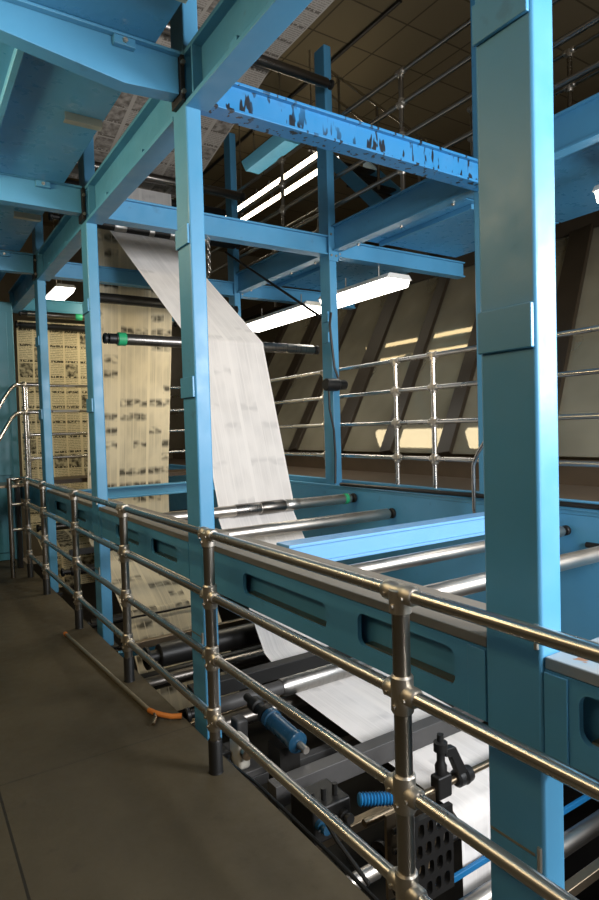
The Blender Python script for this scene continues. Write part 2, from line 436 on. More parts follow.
cross_beam(3.665, 5.1, 1.95, 3.20, 3.36, 'blue', 'blue beam under the far gallery at the right picture edge')
cross_beam(XN2 + G, 3.498, YC[3] + .005, .80, .925, 'blue', 'low blue tie beam behind the third upright, under the streaked web', plate=False)

# brackets holding the near gallery
def bracket(y, taper, label):
    t = thing('gallery_bracket', label, 'bracket', (.6, y + .05, 3.17), 'brackets under the near gallery')
    if taper: poly = [(-1.2, 3.30), (.2, 3.268), (.95, 3.165), (1.225, 3.185), (1.225, 3.372), (-1.2, 3.372)]
    else: poly = [(-1.2, 3.20), (1.225, 3.20), (1.225, 3.39), (-1.2, 3.39)]
    z1 = poly[-1][1]
    MB().prism(poly, 'Y', y, y + .09).build('web_plate', 'blue', t, bevel=.004)
    MB().box(-1.2, 1.225, y - .035, y - .001, z1 - .012, z1 + .002).build('top_flange', 'blue', t, bevel=.003)
    MB().box(1.226, 1.249, y - .02, y + .11, 3.15, z1).build('end_plate', 'black', t, bevel=.003)
    for z in (3.19, 3.33): bolt((1.237, y - .02, z), (0, -1, 0), .012, .016).build('bolt', 'bare', t)
    for x in (.16, .9):
        c = MB().box(x, x + .10, y - .034, y - .001, z1 - .055, z1 - .013).build('clip', 'blue', t, bevel=.004)
        bolt((x + .05, y - .034, z1 - .034), (0, -1, 0), .012, .012).build('bolt', 'bare', c)
    return t
bracket(YC[1] + .01, True, 'tapered blue gallery bracket joining the second upright at the top left')
bracket(YC[2] + .01, False, 'straight blue gallery bracket joining the third upright at the left')
bracket(YC[3] + .01, False, 'small blue gallery bracket joining the fourth upright, lowest at the left')

def deck(x0, x1, y0, y1, z, label, rib=None, lugs=(), group='blue deck plates of the galleries', turn=.05):
    t = thing('deck_plate', label, 'deck plate', ((x0 + x1) / 2, (y0 + y1) / 2, z), group)
    MB().box(x0, x1, y0, y1, z, z + .014).build('sheet', 'blue_deck', t, bevel=.003)
    if turn: MB().box(x1 - .012, x1, y0, y1, z + .0145, z + turn).build('turned_edge', 'blue', t)
    for x in (rib or ()):
        MB().box(x, x + .035, y0 + .05, y1 - .05, z - .045, z - .001).build('rib', 'blue', t, bevel=.004)
    for y in lugs:
        l = MB().prism([(y, z - .045), (y + .05, z - .045), (y + .05, z - .037), (y + .01, z - .037), (y + .01, z - .001), (y, z - .001)], 'X', x1 - .22, x1 - .01).build('lug', 'bare', t)
    return t
deck(-1.2, 1.10, .4, YC[1] - .01, 3.376, 'smooth blue deck plate overhead at the top left corner', lugs=(2.4,))
deck(-1.2, 1.09, YC[1] + .105, YC[2] - .04, 3.376, 'blue deck plate between the tapered and the straight gallery bracket', rib=(.535,), lugs=(3.68,))
deck(-1.2, 1.09, YC[2] + .105, YC[3] - .04, 3.392, 'shaded blue deck plate between the two straight gallery brackets', lugs=(5.55,))
deck(-1.2, 1.09, YC[3] + .105, 8.7, 3.392, 'small blue deck plate over the teal cabinet', lugs=(7.3,))

# far gallery: fascia, deck plates
def fascia(y0, y1, label):
    t = thing('gallery_fascia', label, 'gallery beam', (3.6, (y0 + y1) / 2, 3.2), 'blue fascia beams of the far gallery')
    MB().box(3.59, 3.606, y0, y1, 3.24, 3.45).build('web_plate', 'blue', t)
    MB().box(3.56, 3.64, y0, y1, 3.451, 3.466).build('top_flange', 'blue', t, bevel=.003)
    MB().box(3.56, 3.66, y0, y1, 3.222, 3.239).build('bottom_flange', 'blue', t, bevel=.003)
    n = int((y1 - y0) / .45)
    for i in range(n):
        y = y0 + (i + .5) * (y1 - y0) / n
        bolt((3.645, y, 3.221), (0, 0, -1), .012, .014).build('bolt', 'bare', t)
fascia(.2, YC[1] - G, 'blue gallery fascia beam at the upper right edge of the picture')
fascia(YC[1] + CW + G, YC[2] - .02, 'blue gallery fascia beam with a warm glare patch beside the tall upright')
fascia(YC[2] + CW + G, YC[3] - G, 'dim blue gallery fascia beam below the twin tube lamp')
deck(3.67, 5.25, .2, YC[1] + .6, 3.37, 'blue deck plate of the far gallery at the right picture edge', turn=0)
deck(3.67, 5.25, YC[1] + .62, YC[2] - .03, 3.37, 'blue deck plate of the far gallery above the nearer box lamp', turn=0, rib=(4.1,))
deck(3.67, 5.25, YC[2] + .14, YC[3] - .03, 3.37, 'blue deck plate of the far gallery above the distant box lamp', turn=0, rib=(4.1,))

# ------------------------------------------------------------------ side girders
def girder(x0, x1, y0, y1, z0, z1, label, holes=(), ledge='grey_dust', face='blue', lip=0.0):
    near = x0 < 2
    t = thing('side_girder', label, 'girder', ((x0 + x1) / 2, (y0 + y1) / 2, z0), 'painted girders along both sides of the press')
    f0, f1 = (x0, x0 + .016) if near else (x0, x0 + .03)
    MB().prism([(y0, z0), (y1, z0), (y1, z1 - .03), (y0, z1 - .03)], 'X', f0, f1, [rrect(a, b, c, d, .03) for a, b, c, d in holes]).build('face_plate', face, t)
    MB().box(x0 - lip, x1, y0, y1, z1 - .0295, z1).build('top_flange', ledge, t, bevel=.004)
    if near:
        MB().box(x0 + .05, x0 + .06, y0, y1, z0 + .02, z1 - .031).build('back_plate', 'blue', t)
        MB().box(x0 + .0165, x0 + .0495, y0, y1, z0, z0 + .016).build('bottom_flange', face, t)
        for y in (y0 + .001, y1 - .061):
            MB().box(x0 - .006, x0 - .0005, y, y + .06, z0 + .002, z1 - .035).build('end_plate', face, t, bevel=.002)
        for a, b, c, d in holes:
            MB().box(x0 + .0165, x0 + .048, a + .02, b - .02, c - .012, c + .006).build('slot_lip', 'bronze', t)
    return t
GX = 1.258
gz0, gz1 = .735, .962
girder(GX, 1.50, -.9, YC[0] - G, .69, gz1, 'teal girder stretch at the right edge, with a dark rounded window', [(.30, .80, .79, .905)], ledge='blue_dust')
girder(GX, 1.50, YC[0] + CW + G, YC[1] - G, gz0, gz1, 'teal girder stretch with two long slots behind the tallest rail post',
       [(1.17, 1.60, .79, .90), (1.78, 2.42, .79, .885)])
girder(GX, 1.50, YC[1] + CW + G, YC[2] - G, gz0, gz1, 'teal girder stretch between the second and third near uprights', [(3.2, 3.62, .785, .88), (3.85, 4.35, .785, .88)])
girder(GX, 1.50, YC[2] + CW + G, YC[3] - G, gz0, gz1, 'teal girder stretch between the third and the narrow fourth upright', [(5.2, 5.6, .785, .88), (5.9, 6.4, .785, .88)])
girder(GX, 1.50, YC[3] + CW + G, 8.7, gz0, gz1, 'short teal girder stretch past the fourth near upright')
girder(3.50, 3.533, -.5, 9.5, -.05, .962, 'long blue girder on the far side of the press, under the far railing', ledge='blue')
tag(MB().box(3.625, 3.70, -.5, 9.5, .0, 1.0).build('walkway_edge', 'blue'), 'blue edge plate of the far walkway just below the far railing posts', 'edge plate')
struct(MB().box(3.70, 4.95, -1, 12, .90, .98).build('floor_walkway', 'brown'))
# light blue cross member in the opening of the press
t = thing('cross_member', 'light blue cross member between the girders, behind the bright rollers', 'beam', (2.5, 2.5, .86))
MB().box(1.52, 3.498, 2.46, 2.475, .868, .95).build('web_plate', 'blue_light', t)
MB().box(1.52, 3.498, 2.44, 2.56, .9505, .966).build('top_flange', 'blue_light', t, bevel=.003)
MB().box(1.52, 3.498, 2.44, 2.56, .852, .8675).build('bottom_flange', 'blue_light', t, bevel=.003)

# ------------------------------------------------------------------ rollers
def roller(y, z, r, x0, x1, mat, label, bands=(), ends='black', group='paper guide rollers', journ=True):
    """bands: (x from, x to, extra radius, material, part name)"""
    t = thing('guide_roller', label, 'roller', ((x0 + x1) / 2, y, z), group)
    L = x1 - x0
    MB().rev((x0, y, z), (x1, y, z), [(0, r * .9), (.004, r), (.996, r), (1, r * .9)], 28).build('barrel', mat, t)
    for a, b, dr, mm, nm in bands:
        MB().rev((a, y, z), (b, y, z), [(0, r + dr * .3), (.05, r + dr), (.95, r + dr), (1, r + dr * .3)], 28).build(nm, mm, t)
    if journ:
        for a, b in ((x0 - .10, x0 - .001), (x1 + .001, x1 + .06)):
            if a < 1.36 and b < 1.6: a = max(a, 1.345)
            j = MB().tube((a, y, z), (b, y, z), r * .55, seg=16).build('journal', ends, t)
            c = a if a < x0 else b - .03
            MB().rev((c, y, z), (c + .03, y, z), [(0, r * .8), (.2, r * .95), (.8, r * .95), (1, r * .8)], 20).build('bearing', ends, j)
    return t
R1 = roller(4.97, 2.292, .046, 1.50, 3.44, 'ring', 'dark ringed roller with a green collar, where the white web folds over', [(1.51, 1.58, .008, 'green', 'collar'), (1.44, 1.50, -.004, 'black', 'end_cap')])
R2 = roller(6.55, 3.735, .05, 1.45, 3.44, 'rubber', 'black and silver banded roller under the clean blue cross beam',
       [(2.0, 2.13, .004, 'sleeve', 'band'), (2.38, 2.44, .004, 'sleeve', 'band'), (2.62, 2.72, .004, 'sleeve', 'band'), (3.0, 3.1, .004, 'sleeve', 'band')])
roller(6.40, 4.26, .05, 1.45, 3.44, 'roller_dark', 'dark roller above the clean blue cross beam, under the grey overhead web')
roller(4.62, 4.70, .045, 1.45, 3.44, 'roller_dark', 'slender dark roller under the overhead web near the scuffed beam')
roller(6.90, 4.22, .055, 1.45, 3.44, 'rubber', 'black roller high behind, where the streaked brown web starts')
roller(6.66, 2.985, .055, 1.80, 3.44, 'rubber', 'black roller crossing the upper streaked brown web')
R4 = roller(4.43, .868, .045, 1.56, 3.43, 'roller', 'roller with green collars crossing the foot of the white web',
       [(1.58, 1.63, .003, 'green', 'collar'), (2.25, 2.48, .006, 'ring', 'ink_sleeve'), (2.49, 2.72, .008, 'roller_dark', 'ink_sleeve'), (2.74, 2.86, .005, 'sleeve', 'band'), (3.36, 3.40, .003, 'green', 'collar')])
roller(3.92, .775, .046, 1.55, 3.44, 'roller', 'smooth steel roller just in front of the white web foot')
roller(2.285, .832, .034, 1.44, 3.43, 'roller', 'bright steel roller just in front of the light blue cross member')
roller(1.74, .845, .038, 1.44, 3.43, 'roller', 'bright steel roller closest to the wide upright, passing behind it')
roller(8.9, 3.02, .05, 1.4, 3.44, 'rubber', 'black roller over the sharply printed newspaper web')
roller(8.6, 3.12, .04, 1.45, 3.44, 'ring', 'thin far roller with a green collar at the far left', [(2.05, 2.14, .004, 'green', 'collar')])
# lower level rollers
LG = 'lower level rollers in the pit'
roller(4.25, -.10, .085, 1.5, 3.44, 'rubber', 'thick black rubber roller below the girder, left of the white web', group=LG)
roller(3.40, -.175, .046, 1.45, 3.44, 'grey', 'grey pit roller with a wide bright sleeve', [(2.02, 2.78, .018, 'sleeve', 'sleeve'), (2.82, 2.9, .01, 'roller_dark', 'band')], group=LG)
roller(3.52, -.36, .05, 1.55, 3.44, 'roller_dark', 'dark pit roller beneath the roller with the bright sleeve', group=LG)
roller(2.04, -.40, .075, 1.8, 3.44, 'roller_dark', 'pit roller where the lower white web turns downwards', group=LG)
roller(1.80, -.60, .045, 1.80, 3.44, 'roller', 'shiny pit roller below the thin blue bar', group=LG)
roller(1.90, -.30, .032, 1.30, 1.56, 'roller', 'short shiny pit roller beside the blue hose', group=LG, journ=False)
roller(6.95, .03, .05, 1.5, 3.44, 'rubber', 'black pit roller behind the streaked lower web', group=LG)
roller(6.18, -.355, .045, 1.5, 3.44, 'rubber', 'black pit roller under the streaked lower web', group=LG)
roller(5.55, -.85, .06, 1.5, 3.44, 'roller_dark', 'dark pit roller below the streaked lower web', group=LG)
roller(5.15, -.62, .05, 1.5, 3.44, 'rubber', 'black pit roller in front of the low blue pit bar', group=LG)
roller(4.75, -.50, .05, 1.5, 3.44, 'roller_dark', 'steel pit roller left of the second upright foot', group=LG)
roller(1.15, -.55, .07, 1.5, 3.44, 'roller_dark', 'dark pit roller at the lower right corner', group=LG)
roller(8.3, .35, .05, 1.5, 3.44, 'roller_dark', 'small dark pit roller below the sharply printed web', group=LG)

# flat and square bars of the lower level
BG = 'cross bars in the pit'
def bar(y, z, d, h, x0, x1, mat, label):
    return tag(MB().box(x0, x1, y, y + d, z, z + h).build('cross_bar', mat, bevel=.004), label, 'bar', BG)
bar(3.30, -.07, .08, .09, 1.36, 3.44, 'black', 'square black bar in front of the upper white pit web')
bar(2.36, -.215, .08, .105, 1.36, 3.44, 'grey', 'square dark grey bar across the lower white pit web')
bar(2.32, -.47, .05, .05, 1.36, 3.44, 'bronze', 'thin brownish bar just below the square dark grey bar')
bar(2.95, -.47, .06, .06, 1.36, 3.44, 'grey', 'thin grey bar behind the blue motor')
bar(1.90, -.56, .02, .03, 1.45, 3.44, 'hose_blue', 'thin bright blue bar under the turning white pit web')
bar(5.45, -.51, .06, .06, 1.36, 3.44, 'blue', 'blue bar below the streaked lower web')
bar(3.85, -.52, .07, .06, 1.36, 3.44, 'bronze', 'brownish bar between the black pit rollers')
bar(1.35, -.30, .04, .04, 1.6, 3.44, 'bronze', 'brownish bar at the lower right corner')
bar(4.62, -.16, .05, .06, 1.36, 3.44, 'bronze', 'brownish bar above the thick black rubber roller')
bar(6.3, .32, .05, .06, 1.36, 3.44, 'black', 'black bar above the streaked lower web')
bar(6.085, -.36, .02, .02, 1.36, 3.44, 'black', 'thin black rod along the upper fold of the streaked lower web')
bar(5.88, -.57, .02, .02, 1.36, 3.44, 'black', 'thin black rod along the lower front of the streaked lower web')
# dark side frame of the pit that carries all these
tag(MB().box(3.51, 3.534, -.5, 9.5, -1.6, -.055).build('press_side_plate', 'black'), 'dark lower side frame under the long far girder', 'machine frame')
tag(MB().box(1.20, 1.24, -1.5, 8.6, -.5, -.13).build('floor_edge_plate', 'black'), 'dark edge plate under the walkway floor, beside the pit', 'edge plate')

# ------------------------------------------------------------------ paper webs
def web(name, mat, path, xl, xr, label, th=.002, sub=.05):
    """path of (y, z) points; xl / xr: left and right edge, one value or one per point"""
    n = len(path)
    XL = xl if isinstance(xl, (list, tuple)) else [xl] * n
    XRr = xr if isinstance(xr, (list, tuple)) else [xr] * n
    bm = bmesh.new(); uvl = bm.loops.layers.uv.new('UVMap')
    pts = []; s = 0
    for i in range(n):
        if i: s += math.hypot(path[i][0] - path[i - 1][0], path[i][1] - path[i - 1][1])
        pts.append((path[i][0], path[i][1], XL[i], XRr[i], s))
    K = 8; grid = []
    w0 = XRr[0] - XL[0]
    for off in (0, th):
        rows = []
        for i, (y, z, a, b, s) in enumerate(pts):
            p0 = pts[max(i - 1, 0)]; p1 = pts[min(i + 1, n - 1)]
            dy, dz = p1[0] - p0[0], p1[1] - p0[1]; l = math.hypot(dy, dz) or 1
            ny, nz = -dz / l, dy / l
            rows.append([(bm.verts.new((a + (b - a) * k / K, y + ny * off, z + nz * off)), (w0 * k / K, s)) for k in range(K + 1)])
        grid.append(rows)
    def f(q):
        fc = bm.faces.new([v for v, _ in q])
        for l, (_, uv) in zip(fc.loops, q): l[uvl].uv = uv
    A, B = grid
    for i in range(n - 1):
        for k in range(K):
            f((A[i][k], A[i][k + 1], A[i + 1][k + 1], A[i + 1][k])); f((B[i][k], B[i + 1][k], B[i + 1][k + 1], B[i][k + 1]))
        for k in (0, K): f((A[i][k], A[i + 1][k], B[i + 1][k], B[i][k]))
    m = MB(); m.bm.free(); m.bm = bm
    o = m.build(name, mat); tag(o, label, 'paper web', 'running webs of printed paper'); return o
def arc(cy, cz, r, a0, a1, n=8):
    return [(cy + r * math.cos(math.radians(a0 + (a1 - a0) * i / n)), cz + r * math.sin(math.radians(a0 + (a1 - a0) * i / n))) for i in range(n + 1)]
p = [(6.63, 4.22)] + arc(6.55, 3.735, .060, 8, -50, 8)
q = arc(4.97, 2.292, .051, 134, 190, 8)
r_ = [(4.49, .92), (4.485, .80), (3.80, -.09)]
s_ = arc(3.40, -.175, .070, 322, 270, 5)
e_ = arc(2.04, -.40, .080, 90, 180, 7)
allp = p + q + r_ + s_ + e_ + [(1.955, -.75), (1.98, -1.3)]
XLs = [1.97] * len(p) + [2.11] * len(q) + [2.13] * 3 + [2.13] * (len(s_) + len(e_)) + [2.13, 2.13]
XRs = [2.69] * len(p) + [2.85] * len(q) + [2.85] * 3 + [2.87] * (len(s_) + len(e_)) + [2.87, 2.87]
web('paper_web', 'pale', allp, XLs, XRs, 'bright white paper web folding over the green collared roller and down into the pit')
ov = [(.6, 4.80), (2.5, 4.775)] + arc(4.62, 4.70, .050, 90, 78, 2) + arc(6.40, 4.26, .054, 75, 88, 2)[::-1] + [(6.86, 4.285)]
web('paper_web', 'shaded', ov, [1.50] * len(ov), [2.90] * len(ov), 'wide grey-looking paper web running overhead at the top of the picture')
sp_ = arc(6.90, 4.22, .06, 108, 0, 5) + [(6.98, 3.6), (7.13, 2.6), (7.40, .95), (7.43, .25)] + arc(6.95, .03, .056, 40, 130, 4) + [(6.30, -.24)] + arc(6.18, -.355, .05, 70, 190, 6) + [(5.80, -.75), (5.6, -1.2)]
web('paper_web', 'sepia', sp_, [1.83] * len(sp_), [2.83] * len(sp_), 'brownish paper web with streaked dark pictures hanging behind the third upright')
np_ = arc(8.9, 3.02, .056, 150, 20, 5) + [(9.0, 2.2), (9.0, 1.0), (8.8, .45), (8.45, .28), (8.1, .24), (7.7, .12), (7.68, -.3)]
web('paper_web', 'crisp', np_, [1.37] * len(np_), [2.45] * len(np_), 'yellowish newspaper web with sharp print at the far left')

# ------------------------------------------------------------------ railings of the far side
def railing(name, label, pts_posts, z0, zs, rr, ends, pr=.021, mat='chrome', foot=True):
    """ends: two XY points of a straight run; pts_posts: fractions"""
    a, b = Vector((*ends[0], 0)), Vector((*ends[1], 0)); d = (b - a).normalized()
    t = thing(name, label, 'railing', ((a + b) / 2) + Vector((0, 0, z0)))
    for z in zs:
        MB().tube(a + Vector((0, 0, z)), b + Vector((0, 0, z)), rr, seg=14).build('rail', mat, t)
    for f in pts_posts:
        c = a + d * f
        p = MB().tube((c.x, c.y, z0 + .001), (c.x, c.y, zs[0]), pr, seg=14).build('post', mat, t)
        for k, z in enumerate(zs):
            m = MB(); fitting(m, c.x, c.y, z, tuple(d), rr, pr, L=.05, post_up=.014 if k == 0 else .04, post_dn=.045)
            m.build('clamp_fitting', 'cast', p)
    return t
FZ = [2.09, 1.825, 1.545, 1.24]
railing('far_railing', 'four-bar steel railing on the far walkway in front of the sloping glass', [.5, 2.1, 4.08, 4.53, 5.6, 7.2, 8.8], 1.0, FZ, .0185, ((3.665, -.5), (3.665, 9.5)))
UZ = [4.50, 4.24, 3.96, 3.69]
railing('gallery_railing', 'dull steel railing on the upper far gallery, behind the closest upright top', [2.3, 4.38, 6.3, 8.3], 3.467, UZ, .02, ((3.665, -.5), (3.665, 9.2)), mat='chrome_dark')
railing('gallery_railing', 'short steel railing at the back of the upper gallery, upper right edge', [.1, 1.53, 2.55], 3.40, [4.56, 4.28], .018, ((4.75, 1.5), (4.75, 4.1)), mat='chrome_dark')
railing('gallery_railing', 'thin steel railing at the back of the upper gallery, before the tube lamp', [.1, 1.3, 2.5], 3.40, [4.50, 4.22, 3.95], .016, ((4.9, 6.75), (4.9, 9.4)), mat='chrome_dark')
railing('bridge_railing', 'four-bar steel railing behind the streaked web, crossing the press', [.06, 1.2, 2.1], 1.0, [2.12, 1.815, 1.54, 1.26], .018, ((1.2, 7.75), (3.5, 7.75)))
struct(MB().box(1.52, 3.49, 7.70, 8.25, .94, .99).build('floor_bridge', 'brown'))

# stair handrails of the upper gallery
t = thing('stair_handrail', 'pair of slim sloping stair handrails on the upper far gallery', 'handrail', (4.75, 5.4, 4.4))
for dz in (0, -.30):
    MB().path([(4.72, 6.5, 6.15 + dz), (4.72, 6.25, 5.99 + dz), (4.72, 4.64, 4.48 + dz)], .016).build('rail', 'chrome', t)
for y in (6.1, 5.4, 4.75):
    z = 4.48 + (y - 4.64) * .938
    MB().tube((4.72, y, z - .95), (4.72, y, z), .016, seg=12).build('post', 'chrome_dark', t)
t = thing('gallery_stair', 'dark blue stair flight behind the gallery railing, below the stair handrails', 'stair', (5.2, 5.5, 3.5))
MB().prism([(4.75, 3.50), (4.98, 3.50), (6.55, 5.0), (6.55, 5.22)], 'X', 4.79, 4.82).build('stringer', 'blue', t)
MB().prism([(4.75, 3.50), (4.98, 3.50), (6.55, 5.0), (6.55, 5.22)], 'X', 5.45, 5.48).build('stringer', 'blue', t)
for i in range(8):
    y = 4.9 + i * .2; z = 3.58 + i * .19
    MB().box(4.821, 5.449, y, y + .22, z, z + .025).build('tread', 'black', t)

# stair handrails going down to the near walkway
t = thing('curved_handrail', 'polished curved handrail coming down at the left edge before the printed web', 'handrail', (1.1, 7.3, 1.0))
for z in (2.12, 1.80):
    MB().path([(1.45, 7.62, z), (1.25, 7.62, z), (1.17, 7.60, z - .004), (1.10, 7.52, z - .02), (1.03, 7.38, z - .075), (.93, 7.15, z - .20), (.80, 6.88, z - .37), (.62, 6.5, z - .6)], .022, 16).build('rail', 'chrome', t)
p = MB().tube((1.215, 7.62, 1.0), (1.215, 7.62, 2.12), .02, seg=14).build('post', 'chrome', t)
for z in (2.12, 1.80): MB().ball((1.215, 7.62, z), .036).build('joint', 'cast', p)
t = thing('stair_landing', 'dull grey landing plate with a small knob at the far end of the railing', 'landing', (.9, 7.3, .95))
MB().box(.3, 1.13, 7.24, 7.78, .97, 1.0).build('plate', 'bronze', t, bevel=.004)
MB().rev((1.05, 7.3, 1.001), (1.05, 7.3, 1.06), [(0, .03), (.3, .02), (.5, .04), (.8, .045), (1, .03)], 16).build('knob', 'cast', t)
MB().box(.35, .40, 7.3, 7.75, .001, .969).build('leg', 'black', t)
MB().box(1.08, 1.13, 7.65, 7.75, .001, .969).build('leg', 'black', t)

# teal cabinet at the end of the walkway
t = thing('machine_cabinet', 'tall teal machine cabinet at the far left end of the walkway', 'cabinet', (.4, 8.5, 0))
MB().box(-.6, 1.225, 8.25, 8.58, .001, 3.18).build('body', 'teal', t, bevel=.012)
MB().box(-.5, 1.10, 8.232, 8.249, .10, .90).build('door', 'teal', t, bevel=.006)
MB().box(-.5, 1.15, 8.232, 8.249, 1.05, 3.05).build('door', 'teal', t, bevel=.006)

# ------------------------------------------------------------------ lamps of the hall
def box_lamp(x, y0, y1, z, label, glow='diff'):
    t = thing('box_lamp', label, 'lamp', (x, (y0 + y1) / 2, z), 'box lamps under the far gallery')
    MB().prism([(x - .13, z + .07), (x - .17, z + .02), (x + .17, z + .02), (x + .13, z + .07)], 'Y', y0 - .012, y1 + .012).build('housing', 'white_tin', t, bevel=.004)
    MB().prism([(x - .15, z + .0195), (x - .12, z - .05), (x + .12, z - .05), (x + .15, z + .0195)], 'Y', y0, y1).build('diffuser', glow, t)
    for y in (y0 + .3, y1 - .3):
        MB().tube((x, y, z + .071), (x, y, 3.18 if z < 3.2 else 7.0), .008, seg=8).build('hanger', 'chrome_dark', t)
box_lamp(4.22, 4.56, 5.72, 2.96, 'white glowing box lamp right of the tall far upright')
box_lamp(4.22, 6.02, 7.60, 2.96, 'white glowing box lamp between the white web and the tall far upright')
box_lamp(4.30, 1.05, 2.47, 3.10, 'white box lamp cut by the right picture edge')
box_lamp(2.4, 10.6, 11.6, 3.95, 'small distant box lamp between the third and fourth near uprights')
cross_beam(XN2 + G, XF - G, 8.75, 3.19, 3.36, 'teal', 'distant teal cross beam over the printed newspaper web', plate=False)
t = thing('tube_lamp', 'twin bare tube lamp glowing high behind the gallery railing', 'lamp', (5.2, 8.5, 5.3))
for x, rr in ((5.06, .05), (5.36, .036)):
    for a, b in ((7.0, 8.55), (8.62, 10.1)):
        MB().tube((x, a, 5.33), (x, b, 5.33), rr, seg=14).build('tube', 'tube', t)
    for y in (7.2, 8.4, 8.8, 9.9): MB().box(x - .012, x + .012, y, y + .02, 5.33 + rr, 5.46).build('clip', 'black', t)
MB().box(5.18, 5.24, 6.95, 10.15, 5.4605, 5.50).build('housing', 'black', t, bevel=.004)
MB().box(5.02, 5.40, 7.19, 7.24, 5.4605, 5.48).build('arm', 'black', t)
MB().box(5.02, 5.40, 9.88, 9.93, 5.4605, 5.48).build('arm', 'black', t)
for y in (7.4, 9.6): MB().tube((5.21, y, 5.501), (5.21, y, 6.999), .01, seg=8).build('hanger', 'chrome_dark', t)
t = thing('lamp_trough', 'pale blue sheet metal trough above the twin tube lamp', 'trough', (5.2, 8.5, 5.88))
MB().prism([(5.06, 5.88), (5.36, 5.88), (5.44, 6.02), (4.98, 6.02)], 'Y', 7.9, 9.15).build('body', 'blue', t)
for y in (8.1, 8.95): MB().tube((5.12, y, 6.021), (5.12, y, 6.999), .012, seg=8).build('hanger', 'chrome_dark', t)

# ------------------------------------------------------------------ small fittings
t = thing('junction_box', 'round black junction box with a cable on the tall far upright', 'junction box', (3.4, 4.72, 1.9))
MB().rev((3.38, 4.70, 1.93), (3.62, 4.70, 1.93), [(0, .05), (.05, .06), (.6, .06), (.65, .05), (1, .045)], 18).build('body', 'black', t)
MB().box(3.42, 3.50, 4.765, 4.782, 1.88, 1.98).build('bracket', 'black', t)
MB().path([(3.50, 4.735, 2.62), (3.47, 4.72, 2.5), (3.49, 4.72, 2.3), (3.52, 4.73, 2.1), (3.56, 4.72, 1.98)], .012, 8).build('cable', 'black', t)
MB().path([(3.44, 4.72, 1.88), (3.45, 4.73, 1.7), (3.50, 4.74, 1.5), (3.52, 4.75, 1.25), (3.50, 4.74, .98)], .011, 8).build('cable', 'black', t)
tag(MB().tube((3.520, 6.95, 3.76), (3.520, 4.94, 2.62), .014, seg=10).build('brace_rod', 'black'), 'thin dark brace rod slanting down above the white web to the tall upright', 'rod')
tag(MB().path([(3.46, -.4, 1.0), (3.46, 3.0, 1.0), (3.46, 4.6, .985)], .017, 10).build('conduit_pipe', 'rubber'), 'dark conduit pipe along the top of the long far girder', 'pipe')
tag(MB().path([(3.481, -.4, .76), (3.481, 2.15, .76)], .018, 10).build('conduit_pipe', 'black'), 'dark pipe on the far girder face, right of the wide upright', 'pipe')
tag(MB().path([(3.498, 2.95, .85), (3.43, 2.95, .85), (3.405, 2.95, .875), (3.40, 2.95, .92), (3.40, 2.95, 1.22), (3.40, 2.93, 1.27), (3.40, 2.90, 1.32), (3.40, 2.82, 1.42)], .014, 12).build('bent_pipe', 'chrome'), 'thin bent steel pipe rising from the far girder behind the light blue cross member', 'pipe')
tag(MB().tube((5.60, 5.9, 6.96), (5.60, 13.0, 6.96), .03, seg=10).build('ceiling_conduit', 'black'), 'dark conduit line running along the brown tiled ceiling', 'pipe')
t = thing('hanging_chain', 'short hanging chain right of the second upright, by the gallery', 'chain', (2.5, 5.5, 2.95))
for i in range(9):
    z = 3.17 - i * .032; m = MB(); ring = []
    for k in range(13):
        a = 2 * math.pi * k / 12; d = Vector((math.cos(a) * .012, 0, math.sin(a) * .021))
        if i % 2: d = Vector((0, d.x, d.z))
        ring.append(Vector((2.30, 4.86, z)) + d)
    m.path(ring, .004, 6).build('link', 'chrome_dark', t)

# pole lying on the walkway floor
t = thing('floor_pole', 'thin bare metal pole with an orange hose end lying on the walkway floor', 'pole', (1.03, 4.0, .0))
MB().tube((.985, 4.80, .017), (1.065, 3.20, .017), .012, seg=12).build('rod', 'bare', t)
MB().path([(1.065, 3.195, .018), (1.075, 3.14, .022), (1.10, 3.09, .022), (1.135, 3.05, .019), (1.185, 3.03, .016)], .014, 10).build('hose', 'orange', t)
MB().path([(1.072, 3.13, .022), (1.06, 3.08, .02), (1.03, 3.035, .014)], .009, 8).build('trigger', 'bronze', t)
MB().rev((.985, 4.80, .017), (.982, 4.85, .017), [(0, .015), (.5, .016), (1, .010)], 12).build('tip', 'orange', t)

# blue electric motor in the pit
t = thing('electric_motor', 'small blue motor with a black gear neck, in the pit behind the railing', 'motor', (1.6, 2.6, -.1))
a, b = Vector((1.60, 3.08, -.01)), Vector((1.60, 2.53, -.055)); d = b - a
MB().rev(a + d * .45, b, [(0, .036), (.04, .054), (.16, .054), (.18, .048), (.84, .048), (.86, .054), (.96, .054), (1, .03)], 22).build('body', 'motor', t)
MB().rev(a, a + d * .449, [(0, .022), (.3, .022), (.32, .040), (.55, .040), (.57, .028), (.85, .028), (.87, .05), (1, .05)], 18).build('gear_neck', 'black', t)
MB().tube(b + d * .005, b + d * .12, .018, seg=14).build('shaft', 'roller', t)
MB().box(1.54, 1.66, 2.62, 2.74, -.34, -.105).build('mount', 'black', t)

# blocks of the mechanism beside the motor
t = thing('bearing_block', 'pale cream and grey bearing block beside the motor neck', 'block', (1.42, 2.8, -.25))
MB().box(1.37, 1.44, 2.74, 2.86, -.22, -.06).build('block', 'cream', t, bevel=.02)
MB().box(1.46, 1.53, 2.93, 3.02, -.22, -.06).build('block', 'grey', t, bevel=.015)
MB().box(1.36, 1.53, 2.72, 3.06, -.26, -.221).build('plate', 'grey', t, bevel=.006)
MB().tube((1.40, 2.73, -.12), (1.40, 2.70, -.12), .03, seg=16).build('boss', 'bronze', t)

